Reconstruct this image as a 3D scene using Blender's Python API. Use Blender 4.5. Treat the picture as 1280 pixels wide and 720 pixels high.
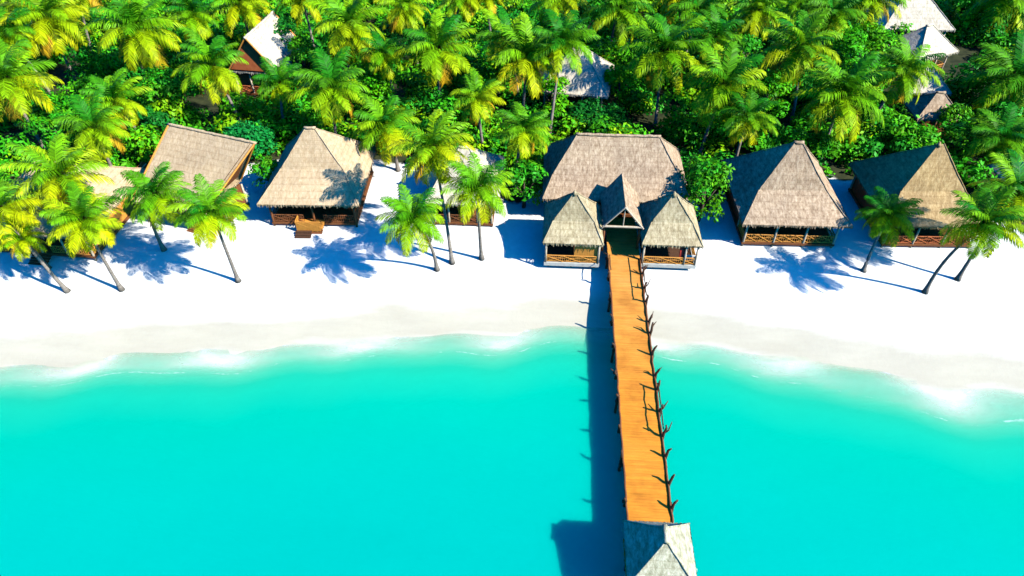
import bpy, math, random
import numpy as np
from mathutils import Vector, Matrix, noise
for o in list(bpy.data.objects): bpy.data.objects.remove(o)
S = bpy.context.scene
COL = S.collection
R = math.radians
# ------------------------------------------------------------------ camera
CAM_H, PITCH, YAW, FPX = 46.0, R(42.8), R(3.2), 853.0
cd = bpy.data.cameras.new('camera'); cam = bpy.data.objects.new('camera', cd); COL.objects.link(cam)
cam.location = (0, 0, CAM_H); cam.rotation_euler = (R(90) - PITCH, 0, YAW)
cd.sensor_width = 36; cd.lens = 36 * FPX / 1280; cd.clip_start = 0.5; cd.clip_end = 9000
S.camera = cam
# ------------------------------------------------------------------ world, sun, exposure
SUN_EL, SUN_AZ = R(40), R(-24)
sd = Vector((math.cos(SUN_AZ) * math.cos(SUN_EL), math.sin(SUN_AZ) * math.cos(SUN_EL), math.sin(SUN_EL)))
w = bpy.data.worlds.new('World'); S.world = w; w.use_nodes = True
nt = w.node_tree; bg = nt.nodes['Background']
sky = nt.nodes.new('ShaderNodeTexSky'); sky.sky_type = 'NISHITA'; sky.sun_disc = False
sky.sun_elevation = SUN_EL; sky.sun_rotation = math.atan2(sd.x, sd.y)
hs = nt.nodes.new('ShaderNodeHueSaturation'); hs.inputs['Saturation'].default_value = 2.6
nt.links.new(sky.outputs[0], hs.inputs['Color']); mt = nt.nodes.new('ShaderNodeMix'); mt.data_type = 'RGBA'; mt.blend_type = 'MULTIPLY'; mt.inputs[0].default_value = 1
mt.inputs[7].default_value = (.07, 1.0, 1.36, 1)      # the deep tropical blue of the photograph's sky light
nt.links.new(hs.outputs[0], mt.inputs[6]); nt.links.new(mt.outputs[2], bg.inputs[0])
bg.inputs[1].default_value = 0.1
sl = bpy.data.lights.new('sun', 'SUN'); sl.energy = 5.0; sl.angle = R(0.5); sl.color = (1, 0.96, 0.88)
so = bpy.data.objects.new('sun', sl); COL.objects.link(so); so.rotation_euler = sd.to_track_quat('Z', 'Y').to_euler()
S.view_settings.view_transform = 'Standard'; S.view_settings.look = 'None'
S.view_settings.exposure = 0.85; S.view_settings.gamma = 1
S.render.engine = 'CYCLES'
S.cycles.max_bounces = 6; S.cycles.diffuse_bounces = 0; S.cycles.transparent_max_bounces = 8
# ------------------------------------------------------------------ helpers
rng = random.Random(7); nr = np.random.RandomState(5)
_F = Vector((-math.sin(YAW) * math.cos(PITCH), math.cos(YAW) * math.cos(PITCH), -math.sin(PITCH)))
_R = Vector((math.cos(YAW), math.sin(YAW), 0)); _U = _R.cross(_F)
def at(x, y, z=0.9):
    "where a sight line measured in the photograph meets height z"
    d = _F + _R * ((x - 640) / FPX) - _U * ((y - 360) / FPX)
    return Vector((0, 0, CAM_H)) + d * ((z - CAM_H) / d.z)

def tag(o, label=None, cat=None, group=None, kind=None):
    if label: o['label'] = label
    if cat: o['category'] = cat
    if group: o['group'] = group
    if kind: o['kind'] = kind
    return o
def empty(name, loc, rz=0):
    o = bpy.data.objects.new(name, None); COL.objects.link(o); o.location = loc; o.rotation_euler = (0, 0, rz)
    o.empty_display_size = 0.3
    return o
class MB:
    def __init__(s, off=(0, 0, 0)): s.v = []; s.f = []; s.c = []; s.off = Vector(off)
    def face(s, pts, col=None):
        n = len(s.v); s.v += [tuple(Vector(p) - s.off) for p in pts]; s.f.append(tuple(range(n, n + len(pts)))); s.c.append(col)
    def box(s, c, size, rz=0, M=None, col=None):
        c = Vector(c); hx, hy, hz = size[0] / 2, size[1] / 2, size[2] / 2
        M = M or Matrix.Rotation(rz, 3, 'Z'); n = len(s.v)
        for z in (-hz, hz):
            for x, y in ((-hx, -hy), (hx, -hy), (hx, hy), (-hx, hy)):
                s.v.append(tuple(c + M @ Vector((x, y, z)) - s.off))
        for q in ((3, 2, 1, 0), (4, 5, 6, 7), (0, 1, 5, 4), (1, 2, 6, 5), (2, 3, 7, 6), (3, 0, 4, 7)):
            s.f.append(tuple(n + i for i in q)); s.c.append(col)
        return s
    def tube(s, pts, radii, n=7, col=None, caps=True):
        pts = [Vector(p) for p in pts]; base = len(s.v)
        up = Vector((0.13, 0.31, 1)) if abs((pts[-1] - pts[0]).normalized().z) < .8 else Vector((1, 0.2, 0.1))
        for i, p in enumerate(pts):
            t = (pts[min(i + 1, len(pts) - 1)] - pts[max(i - 1, 0)]).normalized()
            a = t.cross(up).normalized(); b = t.cross(a)
            r = radii[i] if hasattr(radii, '__len__') else radii
            for k in range(n):
                th = 2 * math.pi * k / n
                s.v.append(tuple(p + (a * math.cos(th) + b * math.sin(th)) * r - s.off))
        for i in range(len(pts) - 1):
            for k in range(n):
                a0 = base + i * n + k; a1 = base + i * n + (k + 1) % n
                s.f.append((a0, a1, a1 + n, a0 + n)); s.c.append(col)
        if caps:
            s.f.append(tuple(base + k for k in reversed(range(n)))); s.c.append(col)
            e = base + (len(pts) - 1) * n; s.f.append(tuple(e + k for k in range(n))); s.c.append(col)
        return s
    def build(s, name, mat, parent=None, smooth=False):
        me = bpy.data.meshes.new(name); me.from_pydata(s.v, [], s.f)
        if any(c is not None for c in s.c):
            a = me.color_attributes.new('Col', 'FLOAT_COLOR', 'CORNER'); arr = []
            for f, c in zip(s.f, s.c): arr += list((*(c or (1, 1, 1)), 1)) * len(f)
            a.data.foreach_set('color', arr)
        me.materials.append(mat)
        if smooth: me.polygons.foreach_set('use_smooth', [True] * len(me.polygons))
        me.update()
        o = bpy.data.objects.new(name, me); COL.objects.link(o)
        if parent: o.parent = parent
        return o
def npmesh(name, V, F4, C=None, mat=None):
    "quads only, numpy arrays; C is one colour per quad"
    me = bpy.data.meshes.new(name); nv, nf = len(V), len(F4)
    me.vertices.add(nv); me.vertices.foreach_set('co', V.astype(np.float32).ravel())
    me.loops.add(nf * 4); me.loops.foreach_set('vertex_index', F4.astype(np.int32).ravel())
    me.polygons.add(nf); me.polygons.foreach_set('loop_start', np.arange(0, nf * 4, 4, dtype=np.int32))
    me.polygons.foreach_set('loop_total', np.full(nf, 4, dtype=np.int32))
    me.update(calc_edges=True); me.validate()
    if C is not None:
        a = me.color_attributes.new('Col', 'FLOAT_COLOR', 'CORNER')
        c = np.ones((nf, 4, 4), dtype=np.float32); c[:, :, :3] = C[:, None, :]
        a.data.foreach_set('color', c.ravel())
    if mat: me.materials.append(mat)
    return me
# ------------------------------------------------------------------ materials
def newmat(name):
    m = bpy.data.materials.new(name); m.use_nodes = True
    n = m.node_tree.nodes; l = m.node_tree.links
    return m, n, l, n['Principled BSDF']
def ramp(n, pts):
    r = n.new('ShaderNodeValToRGB'); e = r.color_ramp.elements
    while len(e) < len(pts): e.new(0.5)
    for q, (p, c) in zip(e, pts): q.position = p; q.color = (*c, 1) if len(c) == 3 else c
    return r
def noise_fac(n, l, scale, detail=4, vec=None, rough=.6):
    t = n.new('ShaderNodeTexNoise'); t.inputs['Scale'].default_value = scale; t.inputs['Detail'].default_value = detail
    t.inputs['Roughness'].default_value = rough
    if vec is not None: l.new(vec, t.inputs['Vector'])
    return t.outputs['Fac']
def geo_pos(n): return n.new('ShaderNodeNewGeometry').outputs['Position']
def math_n(n, l, op, a, b=None, c=None):
    m = n.new('ShaderNodeMath'); m.operation = op
    for i, v in enumerate((a, b, c)):
        if v is None: continue
        if isinstance(v, (int, float)): m.inputs[i].default_value = v
        else: l.new(v, m.inputs[i])
    return m.outputs[0]
def mixc(n, l, fac, a, b, mode='MIX'):
    m = n.new('ShaderNodeMix'); m.data_type = 'RGBA'; m.blend_type = mode
    for i, v in ((0, fac), (6, a), (7, b)):
        if isinstance(v, (int, float)): m.inputs[i].default_value = v
        elif isinstance(v, tuple): m.inputs[i].default_value = (*v, 1)
        else: l.new(v, m.inputs[i])
    return m.outputs[2]
def mat_noise(name, c0, c1, scale=4, rough=.7, bump=0.0, bscale=None, spec=.3, stretch=None, lo=.3, hi=.7):
    m, n, l, b = newmat(name)
    pos = geo_pos(n)
    if stretch:
        mp = n.new('ShaderNodeMapping'); mp.inputs['Scale'].default_value = stretch; l.new(pos, mp.inputs['Vector']); pos = mp.outputs[0]
    r = ramp(n, [(lo, c0), (hi, c1)]); l.new(noise_fac(n, l, scale, 5, pos), r.inputs[0]); l.new(r.outputs[0], b.inputs['Base Color'])
    b.inputs['Roughness'].default_value = rough; b.inputs['Specular IOR Level'].default_value = spec
    if bump:
        bp = n.new('ShaderNodeBump'); bp.inputs['Strength'].default_value = bump; bp.inputs['Distance'].default_value = .08
        l.new(noise_fac(n, l, bscale or scale * 2, 5, pos), bp.inputs['Height']); l.new(bp.outputs[0], b.inputs['Normal'])
    return m
def mat_thatch(name, c0, c1, c2):
    m, n, l, b = newmat(name); pos = geo_pos(n)
    mp = n.new('ShaderNodeMapping'); mp.inputs['Scale'].default_value = (2.2, 0.9, 0.9); l.new(pos, mp.inputs['Vector'])
    f1 = noise_fac(n, l, 1.7, 6, mp.outputs[0], .8); f2 = noise_fac(n, l, .35, 3, pos)
    r = ramp(n, [(.36, c0), (.5, c1), (.63, c2)]); l.new(f1, r.inputs[0])
    r2 = ramp(n, [(.3, (.86, .84, .84)), (.7, (1.1, 1.08, 1.05))]); l.new(f2, r2.inputs[0])
    sx = n.new('ShaderNodeSeparateXYZ'); l.new(pos, sx.inputs[0])          # laid courses of palm leaf, faint lines
    cs = math_n(n, l, 'FRACT', math_n(n, l, 'ADD', math_n(n, l, 'MULTIPLY', sx.outputs[2], 2.6), math_n(n, l, 'MULTIPLY', f1, .5)))
    r3 = ramp(n, [(0, (.8, .78, .76)), (.22, (1, 1, 1)), (1, (1, 1, 1))]); l.new(cs, r3.inputs[0])
    cc = mixc(n, l, 1.0, mixc(n, l, 1.0, r.outputs[0], r2.outputs[0], 'MULTIPLY'), r3.outputs[0], 'MULTIPLY')
    l.new(cc, b.inputs['Base Color'])
    b.inputs['Roughness'].default_value = .9; b.inputs['Specular IOR Level'].default_value = .15
    bp = n.new('ShaderNodeBump'); bp.inputs['Strength'].default_value = .5; bp.inputs['Distance'].default_value = .12
    l.new(math_n(n, l, 'ADD', f1, math_n(n, l, 'MULTIPLY', cs, .25)), bp.inputs['Height']); l.new(bp.outputs[0], b.inputs['Normal'])
    return m
def mat_leaf(name, trans=.3, rough=.45, spec=.35):
    m, n, l, b = newmat(name)
    a = n.new('ShaderNodeAttribute'); a.attribute_name = 'Col'
    oi = n.new('ShaderNodeObjectInfo'); r = ramp(n, [(0, (.82, .95, .8)), (1, (1.15, 1.05, 1.0))]); l.new(oi.outputs['Random'], r.inputs[0])
    c = mixc(n, l, 1.0, a.outputs['Color'], r.outputs[0], 'MULTIPLY')
    l.new(c, b.inputs['Base Color']); b.inputs['Roughness'].default_value = rough; b.inputs['Specular IOR Level'].default_value = spec
    t = n.new('ShaderNodeBsdfTranslucent'); l.new(c, t.inputs[0])
    mx = n.new('ShaderNodeMixShader'); mx.inputs[0].default_value = trans
    l.new(b.outputs[0], mx.inputs[1]); l.new(t.outputs[0], mx.inputs[2]); l.new(mx.outputs[0], n['Material Output'].inputs[0])
    return m
M = {}
M['thatch_pink'] = mat_thatch('thatch_pink', (0.238, 0.162, 0.097), (0.400, 0.286, 0.184), (0.562, 0.432, 0.292))
M['thatch_grey'] = mat_thatch('thatch_grey', (0.248, 0.194, 0.103), (0.400, 0.324, 0.189), (0.562, 0.475, 0.302))
M['thatch_tan'] = mat_thatch('thatch_tan', (0.410, 0.286, 0.157), (0.508, 0.373, 0.221), (0.605, 0.464, 0.292))
M['thatch_gold'] = mat_thatch('thatch_gold', (0.270, 0.178, 0.076), (0.400, 0.270, 0.124), (0.540, 0.389, 0.194))
M['thatch_pale'] = mat_thatch('thatch_pale', (0.389, 0.335, 0.248), (0.562, 0.497, 0.378), (0.691, 0.626, 0.497))
M['thatch_end'] = mat_thatch('thatch_end', (0.238, 0.227, 0.140), (0.432, 0.410, 0.281), (0.626, 0.605, 0.454))
M['wood_dark'] = mat_noise('wood_dark', (.05, .022, .012), (.11, .05, .025), 3, .7, .3, 9, stretch=(3, 3, .6))
M['wood_brown'] = mat_noise('wood_brown', (.13, .045, .015), (.26, .09, .03), 2.5, .6, .3, 8, stretch=(4, 4, .5))
M['wood_orange'] = mat_noise('wood_orange', (.52, .20, .03), (.72, .31, .055), 2.5, .6, .3, 8, stretch=(4, 4, .6))
M['wood_pale'] = mat_noise('wood_pale', (.42, .32, .22), (.6, .48, .35), 3, .6, .2, 8)
M['plinth'] = mat_noise('plinth', (.5, .47, .4), (.66, .62, .54), 3, .7, .2, 8)
M['terracotta'] = mat_noise('terracotta', (.42, .10, .03), (.55, .16, .05), 1.5, .8, .2, 8)
M['dark_glass'] = mat_noise('dark_glass', (.01, .015, .02), (.02, .025, .03), 2, .12, spec=.6)
M['red_cloth'] = mat_noise('red_cloth', (.45, .03, .02), (.6, .06, .04), 3, .9)
M['white_cloth'] = mat_noise('white_cloth', (.7, .68, .64), (.8, .78, .74), 3, .9)
M['bark'] = mat_noise('bark', (.16, .13, .105), (.34, .29, .24), 1.2, .85, .6, 5, stretch=(1, 1, 6))
M['bark_brown'] = mat_noise('bark_brown', (.06, .04, .025), (.12, .09, .06), 3, .9, .5, 9)
M['frond'] = mat_leaf('frond', .25, .5, .12)
M['leaf'] = mat_leaf('leaf', .25, .5, .12)
m, n, l, b = newmat('deck_boards')
a = n.new('ShaderNodeAttribute'); a.attribute_name = 'Col'
pos = geo_pos(n); mp = n.new('ShaderNodeMapping'); mp.inputs['Scale'].default_value = (.6, 7, 1); l.new(pos, mp.inputs['Vector'])
r = ramp(n, [(.3, (.8, .76, .7)), (.7, (1.1, 1.08, 1.05))]); l.new(noise_fac(n, l, 1.3, 5, mp.outputs[0]), r.inputs[0])
r2 = ramp(n, [(.32, (.78, .74, .70)), (.5, (1, 1, 1)), (.68, (1.06, 1.08, 1.25))]); l.new(noise_fac(n, l, .45, 3, pos), r2.inputs[0])
l.new(mixc(n, l, 1.0, mixc(n, l, 1.0, a.outputs['Color'], r.outputs[0], 'MULTIPLY'), r2.outputs[0], 'MULTIPLY'), b.inputs['Base Color'])
b.inputs['Roughness'].default_value = .6; b.inputs['Specular IOR Level'].default_value = .25
M['deck'] = m
# ------------------------------------------------------------------ ground and water
SH = np.array([(-400, 18), (-160, 27), (-80, 33.8), (-47.1, 37.5), (-36.3, 39.0), (-24.9, 41.0), (-12.8, 42.7), (-2.5, 44.4), (4.6, 45.0), (12.3, 44.1),
               (16.6, 43.4), (23.3, 42.0), (29.9, 40.9), (36.2, 40.0), (41.4, 39.5), (80, 37), (160, 33), (400, 28)])
def shore(x):
    s = 0
    for k in (-3, -1.5, 0, 1.5, 3): s = s + np.interp(np.asarray(x) + k, SH[:, 0], SH[:, 1])
    return s / 5 - .25 + .35 * np.sin(np.asarray(x) * .31) + .2 * np.sin(np.asarray(x) * .83 + 1)
def ground_z(x, y):
    s = np.asarray(y) - shore(x)
    up = .95 * (1 - np.exp(-np.maximum(s, 0) * .13)) + .12 * np.sin(np.asarray(x) * .4 + 1) * np.sin(np.asarray(y) * .33) * np.clip((s - 6) / 6, 0, 1) * .5
    xx = np.asarray(x); bn = 1.9 + 1.7 / (1 + np.exp(-(xx - 22) * .3)) - .5 * np.exp(-((xx - 8) / 5) ** 2)
    q = np.maximum(-s, 0); qe = np.maximum(q - bn, 0) + .18 * np.minimum(q, bn) + .25 * np.sin(xx * .5) * np.clip(q, 0, 1)
    dn = -3.2 * (1 - np.exp(-np.maximum(qe, .02 * q) * .062))
    return np.where(s > 0, up, dn)
def axis(lo, hi, step, far):
    a = list(np.arange(lo, hi + step / 2, step)); d = step
    while a[-1] < far: d *= 1.35; a.append(a[-1] + d)
    d = step; b_ = []
    x = lo
    while x > -far: d *= 1.35; x -= d; b_.append(x)
    return np.array(b_[::-1] + a)
def sheet(name, xs, ys, zf, attrs, mat):
    X, Y = np.meshgrid(xs, ys); Z = zf(X, Y)
    V = np.stack([X, Y, Z], -1).reshape(-1, 3); nx = len(xs)
    i = np.arange(len(ys) - 1)[:, None] * nx + np.arange(nx - 1)[None, :]
    F = np.stack([i, i + 1, i + 1 + nx, i + nx], -1).reshape(-1, 4)
    me = npmesh(name, V, F, None, mat)
    for k, fn in attrs.items():
        a = me.attributes.new(k, 'FLOAT', 'POINT'); a.data.foreach_set('value', fn(X, Y).astype(np.float32).ravel())
    me.polygons.foreach_set('use_smooth', [True] * len(me.polygons))
    o = bpy.data.objects.new(name, me); COL.objects.link(o); return o
# forest edge: world y beyond which the soil is forest floor
FE = np.array([(-400, 61), (-60, 61), (-47, 63), (-33, 70), (-20, 70), (-13, 70), (-7, 66), (-3.5, 62), (0, 66), (16, 66), (18, 62), (20, 66), (32, 70), (45, 68), (52, 60), (400, 60)])
def fedge(x): return np.interp(x, FE[:, 0], FE[:, 1])
def nz(x, y): return np.sin(x * .7 + 1.3 * np.sin(y * .5)) + np.sin(y * .9 + x * .4)
m, n, l, b = newmat('sand')
af = n.new('ShaderNodeAttribute'); af.attribute_name = 'forest'; asn = n.new('ShaderNodeAttribute'); asn.attribute_name = 'sdist'
pos = geo_pos(n)
nf = noise_fac(n, l, .5, 6, pos)
sand = ramp(n, [(.3, (.74, .71, .65)), (.7, (.84, .82, .77))]); l.new(noise_fac(n, l, 1.1, 6, pos, .7), sand.inputs[0])
mp = n.new('ShaderNodeMapping'); mp.inputs['Scale'].default_value = (.25, 1.0, 1); l.new(pos, mp.inputs['Vector'])
wv = math_n(n, l, 'ADD', asn.outputs['Fac'], math_n(n, l, 'MULTIPLY', math_n(n, l, 'SUBTRACT', noise_fac(n, l, .35, 4, mp.outputs[0]), .5), 4.0))
wet = ramp(n, [(0, (.5, .5, .5)), (.2, (.95, .95, .95)), (.55, (.9, .9, .9)), (1, (0, 0, 0))]); l.new(math_n(n, l, 'DIVIDE', math_n(n, l, 'ADD', wv, 1.4), 7.4), wet.inputs[0])
wetc = ramp(n, [(.3, (.43, .385, .28)), (.7, (.50, .455, .335))]); l.new(noise_fac(n, l, .5, 5, mp.outputs[0], .7), wetc.inputs[0])
c1 = mixc(n, l, wet.outputs[0], sand.outputs[0], wetc.outputs[0])
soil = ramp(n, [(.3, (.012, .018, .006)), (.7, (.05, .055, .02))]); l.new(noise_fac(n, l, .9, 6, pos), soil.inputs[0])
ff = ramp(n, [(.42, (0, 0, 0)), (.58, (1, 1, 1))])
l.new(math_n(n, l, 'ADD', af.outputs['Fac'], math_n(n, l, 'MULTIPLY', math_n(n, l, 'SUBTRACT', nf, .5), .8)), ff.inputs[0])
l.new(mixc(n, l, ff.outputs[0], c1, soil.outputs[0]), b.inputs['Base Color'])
b.inputs['Roughness'].default_value = .85; b.inputs['Specular IOR Level'].default_value = .2
bp = n.new('ShaderNodeBump'); bp.inputs['Strength'].default_value = .3; bp.inputs['Distance'].default_value = .12
l.new(noise_fac(n, l, 1.3, 7, pos, .75), bp.inputs['Height']); l.new(bp.outputs[0], b.inputs['Normal'])
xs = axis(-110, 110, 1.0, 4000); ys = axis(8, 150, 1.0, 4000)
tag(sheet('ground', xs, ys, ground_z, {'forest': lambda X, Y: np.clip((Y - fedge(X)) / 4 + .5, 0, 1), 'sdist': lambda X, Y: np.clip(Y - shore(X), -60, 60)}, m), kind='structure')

m, n, l, b = newmat('sea')
ad = n.new('ShaderNodeAttribute'); ad.attribute_name = 'depth'; pos = geo_pos(n)
mp = n.new('ShaderNodeMapping'); mp.inputs['Scale'].default_value = (.35, 1.0, 1); l.new(pos, mp.inputs['Vector'])
pn = noise_fac(n, l, .22, 5, mp.outputs[0], .6)
dd = math_n(n, l, 'ADD', ad.outputs['Fac'], math_n(n, l, 'MULTIPLY', math_n(n, l, 'SUBTRACT', pn, .5), .16))
dc = ramp(n, [(0, (.20, .62, .38)), (.06, (.08, .56, .33)), (.16, (.01, .47, .28)), (.35, (.0, .41, .268)), (.62, (.0, .38, .282)), (1, (.0, .345, .297))])
l.new(math_n(n, l, 'DIVIDE', dd, 3.0), dc.inputs[0])
big = ramp(n, [(.3, (.9, .93, .93)), (.7, (1.05, 1.03, 1.03))]); l.new(noise_fac(n, l, .05, 4, mp.outputs[0], .5), big.inputs[0])
l.new(mixc(n, l, 1.0, dc.outputs[0], big.outputs[0], 'MULTIPLY'), b.inputs['Base Color'])
b.subsurface_method = 'BURLEY'; b.inputs['Subsurface Weight'].default_value = .85; b.inputs['Subsurface Radius'].default_value = (1, 1, 1); b.inputs['Subsurface Scale'].default_value = .9
b.inputs['Roughness'].default_value = .12; b.inputs['IOR'].default_value = 1.33; b.inputs['Specular IOR Level'].default_value = .35
bp = n.new('ShaderNodeBump'); bp.inputs['Strength'].default_value = .3; bp.inputs['Distance'].default_value = .12
l.new(noise_fac(n, l, .9, 6, mp.outputs[0], .65), bp.inputs['Height']); l.new(bp.outputs[0], b.inputs['Normal'])
al = ramp(n, [(0, (.0,) * 3), (.03, (.22,) * 3), (.10, (.46,) * 3), (.30, (.76,) * 3), (.65, (.96,) * 3), (1, (1, 1, 1))]); l.new(dd, al.inputs[0])
tr = n.new('ShaderNodeBsdfTransparent'); tc = ramp(n, [(0, (.97, 1, .98)), (.3, (.55, .97, .82)), (1, (.05, .8, .7))]); l.new(dd, tc.inputs[0]); l.new(tc.outputs[0], tr.inputs[0])
mx = n.new('ShaderNodeMixShader'); l.new(al.outputs[0], mx.inputs[0]); l.new(tr.outputs[0], mx.inputs[1]); l.new(b.outputs[0], mx.inputs[2])
# swash foam: thin broken lines where the water is a hand deep
fo = n.new('ShaderNodeBsdfDiffuse'); fo.inputs[0].default_value = (.8, .82, .8, 1)
band = ramp(n, [(.0, (0,) * 3), (.010, (.9,) * 3), (.028, (.0,) * 3), (.17, (0,) * 3), (.185, (.55,) * 3), (.205, (0,) * 3)]); l.new(dd, band.inputs[0])
brk = ramp(n, [(.52, (0,) * 3), (.66, (1,) * 3)]); l.new(noise_fac(n, l, .8, 6, mp.outputs[0], .75), brk.inputs[0])
m2 = n.new('ShaderNodeMixShader'); l.new(math_n(n, l, 'MULTIPLY', band.outputs[0], brk.outputs[0]), m2.inputs[0])
l.new(mx.outputs[0], m2.inputs[1]); l.new(fo.outputs[0], m2.inputs[2]); l.new(m2.outputs[0], n['Material Output'].inputs[0])
ysw = np.array([y for y in axis(8, 50, .6, 4000) if y < 49])
tag(sheet('sea_water', axis(-110, 110, 1.0, 4000), ysw, lambda X, Y: X * 0, {'depth': lambda X, Y: np.maximum(-ground_z(X, Y), -.3)}, m), kind='structure')

G = 0.9
# ------------------------------------------------------------------ thatched roofs
def patch(mb, a, b_, c, d, nu, nv, amp):
    "grid between a-b (bottom) and d-c (top), roughened with position noise"
    a, b_, c, d = map(Vector, (a, b_, c, d)); nrm = (b_ - a).cross(d - a)
    if nrm.length < 1e-6: nrm = (c - a).cross(d - a)
    nrm.normalize(); base = len(mb.v)
    for j in range(nv + 1):
        v = j / nv
        for i in range(nu + 1):
            u = i / nu; p = (a.lerp(b_, u)).lerp(d.lerp(c, u), v)
            k = noise.noise(p * 1.7 + Vector((3, 1, 0))) + .5 * noise.noise(p * 4.1)
            p = p + Vector((0, 0, 1)) * (k * amp) - Vector((0, 0, 1)) * 0.10 * math.sin(math.pi * v) * (1 if nv > 3 else 0)
            mb.v.append(tuple(p - mb.off))
    for j in range(nv):
        for i in range(nu):
            q = base + j * (nu + 1) + i; mb.f.append((q, q + 1, q + nu + 2, q + nu + 1)); mb.c.append(None)
def make_roof(parent, w, d, ze, zr, ridge, mat, bx=0, by=0, bz=0, axis_y=False, cap=True, off=None, sh=0.0, gable=None, front=None):
    """hipped thatch; bx/by/bz: the flatter skirt towards the front; local frame, front = -y"""
    mb = MB(off or (0, 0, G)); hw, hd = w / 2, d / 2
    E = [Vector((-hw, hd, ze)), Vector((hw, hd, ze)), Vector((hw, -hd, ze)), Vector((-hw, -hd, ze))]      # BL BR FR FL
    if front:
        for i_, q_ in zip((3, 2, 1), front): E[i_] = Vector((*q_, ze))
    if axis_y: RL, RR = Vector((0, ridge / 2, zr)), Vector((0, -ridge / 2, zr))
    else: RL, RR = Vector((-ridge / 2, sh, zr)), Vector((ridge / 2, sh, zr))
    amp = .07
    k = .02
    B = [E[0].lerp(RL, k), E[1].lerp(RR, k), E[2] + Vector((-bx, by, bz)), E[3] + Vector((bx, by, bz))] if bx else [E[i].lerp((RL, RR, RR, RL)[i], .0) for i in range(4)]
    nu = max(8, int(w / .5))
    if bx:
        patch(mb, E[3], E[2], B[2], B[3], nu, 6, amp); patch(mb, E[0], E[3], B[3], B[0], nu, 6, amp); patch(mb, E[2], E[1], B[1], B[2], nu, 6, amp)
        patch(mb, E[1], E[0], B[0], B[1], nu, 2, amp)
    if axis_y:
        (patch(mb, B[3], B[2], RR, RR, nu, 14, amp), patch(mb, B[1], B[0], RL, RL, nu, 14, amp)) if not gable else None
        patch(mb, B[0], B[3], RR, RL, nu, 14, amp); patch(mb, B[2], B[1], RL, RR, nu, 14, amp)
    else:
        patch(mb, B[3], B[2], RR, RL, nu, 14, amp); patch(mb, B[1], B[0], RL, RR, nu, 14, amp)
        (patch(mb, B[0], B[3], RL, RL, nu, 14, amp), patch(mb, B[2], B[1], RR, RR, nu, 14, amp)) if not gable else None
    # eave thickness, ceiling and shaggy fringe
    D = Vector((0, 0, -.26))
    for i in range(4):
        p, q = E[i], E[(i + 1) % 4]
        inn = -Vector((p.x + q.x, p.y + q.y, 0)).normalized() * .12
        mb.face([p, q, q + D + inn, p + D + inn])
        L = (q - p).length; nn = int(L / .16)
        out = -inn.normalized()
        for t in range(nn):
            a0 = p.lerp(q, (t + rng.random() * .6) / nn); wd = (q - p).normalized() * rng.uniform(.06, .15)
            dn = Vector((0, 0, -rng.uniform(.12, .42))) + out * rng.uniform(-.04, .09) + wd * rng.uniform(-.3, .3)
            a0 = a0 + out * .02 + Vector((0, 0, .05))
            mb.face([a0, a0 + wd, a0 + wd * .7 + dn, a0 + wd * .2 + dn])
    C = [e * 1.0 + D for e in E]; C = [Vector((c.x * (1 - .12 / hw), c.y * (1 - .12 / hd), c.z)) for c in C]
    mb.face(C)
    rf = mb.build('roof', mat, parent, smooth=True)
    if gable:
        for a_, b_, c_ in (((3, 2, RR), (1, 0, RL)) if axis_y else ((0, 3, RL), (2, 1, RR))):
            g = MB(off or (0, 0, G)); m_ = (E[a_] + E[b_] + c_) / 3; n_ = (E[b_] - E[a_]).cross(c_ - E[a_]).normalized(); i_ = -n_ * .35
            g.face([E[a_].lerp(m_, .06) + i_, E[b_].lerp(m_, .06) + i_, c_.lerp(m_, .06) + i_]); g.build('gable_wall', M[gable], parent)
            g = MB(off or (0, 0, G)); g.tube([E[a_] + n_ * .03, c_ + n_ * .03], .1, 6); g.tube([E[b_] + n_ * .03, c_ + n_ * .03], .1, 6); g.build('barge_boards', M['wood_orange'], rf)
    # loose straw tufts lying on the slopes break the flat planes: inside the roof cap mesh
    if cap:
        cb = MB(off or (0, 0, G))
        up = Vector((0, 0, .02))
        def seg(a_, b__, r):
            n_ = max(3, int((b__ - a_).length / .4)); pts = []
            for i in range(n_ + 1):
                p = a_.lerp(b__, i / n_); kk = noise.noise(p * 1.7 + Vector((3, 1, 0))) * amp
                pts.append(p + up + Vector((0, 0, kk - .04 * math.sin(math.pi * i / n_))))
            cb.tube(pts, [r * rng.uniform(.85, 1.15) for _ in pts], 6)
        if ridge > .5: seg(RL - (RR - RL).normalized() * .15, RR + (RR - RL).normalized() * .15, .17)
        else: cb.tube([RL + Vector((0, 0, -.25)), RL + Vector((0, 0, .22))], [.3, .06], 8)
        tops = (RL, RR, RR, RL) if not axis_y else (RL, RL, RR, RR)
        for i in range(4):
            if bx:
                seg(E[i], B[i], .05) if i > 1 else None
            seg(B[i], tops[i], .055)
        cb.build('ridge_cap', mat, rf, smooth=True)
    return rf
def railing(mb, p, q, h=.95, step=.22, cross=True):
    p, q = Vector(p), Vector(q); L = (q - p).length; u = (q - p).normalized(); up = Vector((0, 0, 1))
    mb.tube([p + up * h, q + up * h], .06, 6); mb.tube([p + up * .12, q + up * .12], .045, 6); mb.tube([p + up * h * .62, q + up * h * .62], .03, 5)
    n_ = max(1, int(L / step))
    for i in range(n_ + 1):
        a0 = p + u * (L * i / n_); mb.tube([a0 + up * .05, a0 + up * (h - .02)], .028, 5)
    if cross:
        if L < .3: return
        k = max(1, int(L / 1.3))
        for i in range(k):
            a0, b0 = p + u * (L * i / k), p + u * (L * (i + 1) / k); o_ = u.cross(up) * .04
            mb.tube([a0 + up * .1 + o_, b0 + up * (h - .05) + o_], .035, 5); mb.tube([b0 + up * .1 + o_, a0 + up * (h - .05) + o_], .035, 5)
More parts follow.
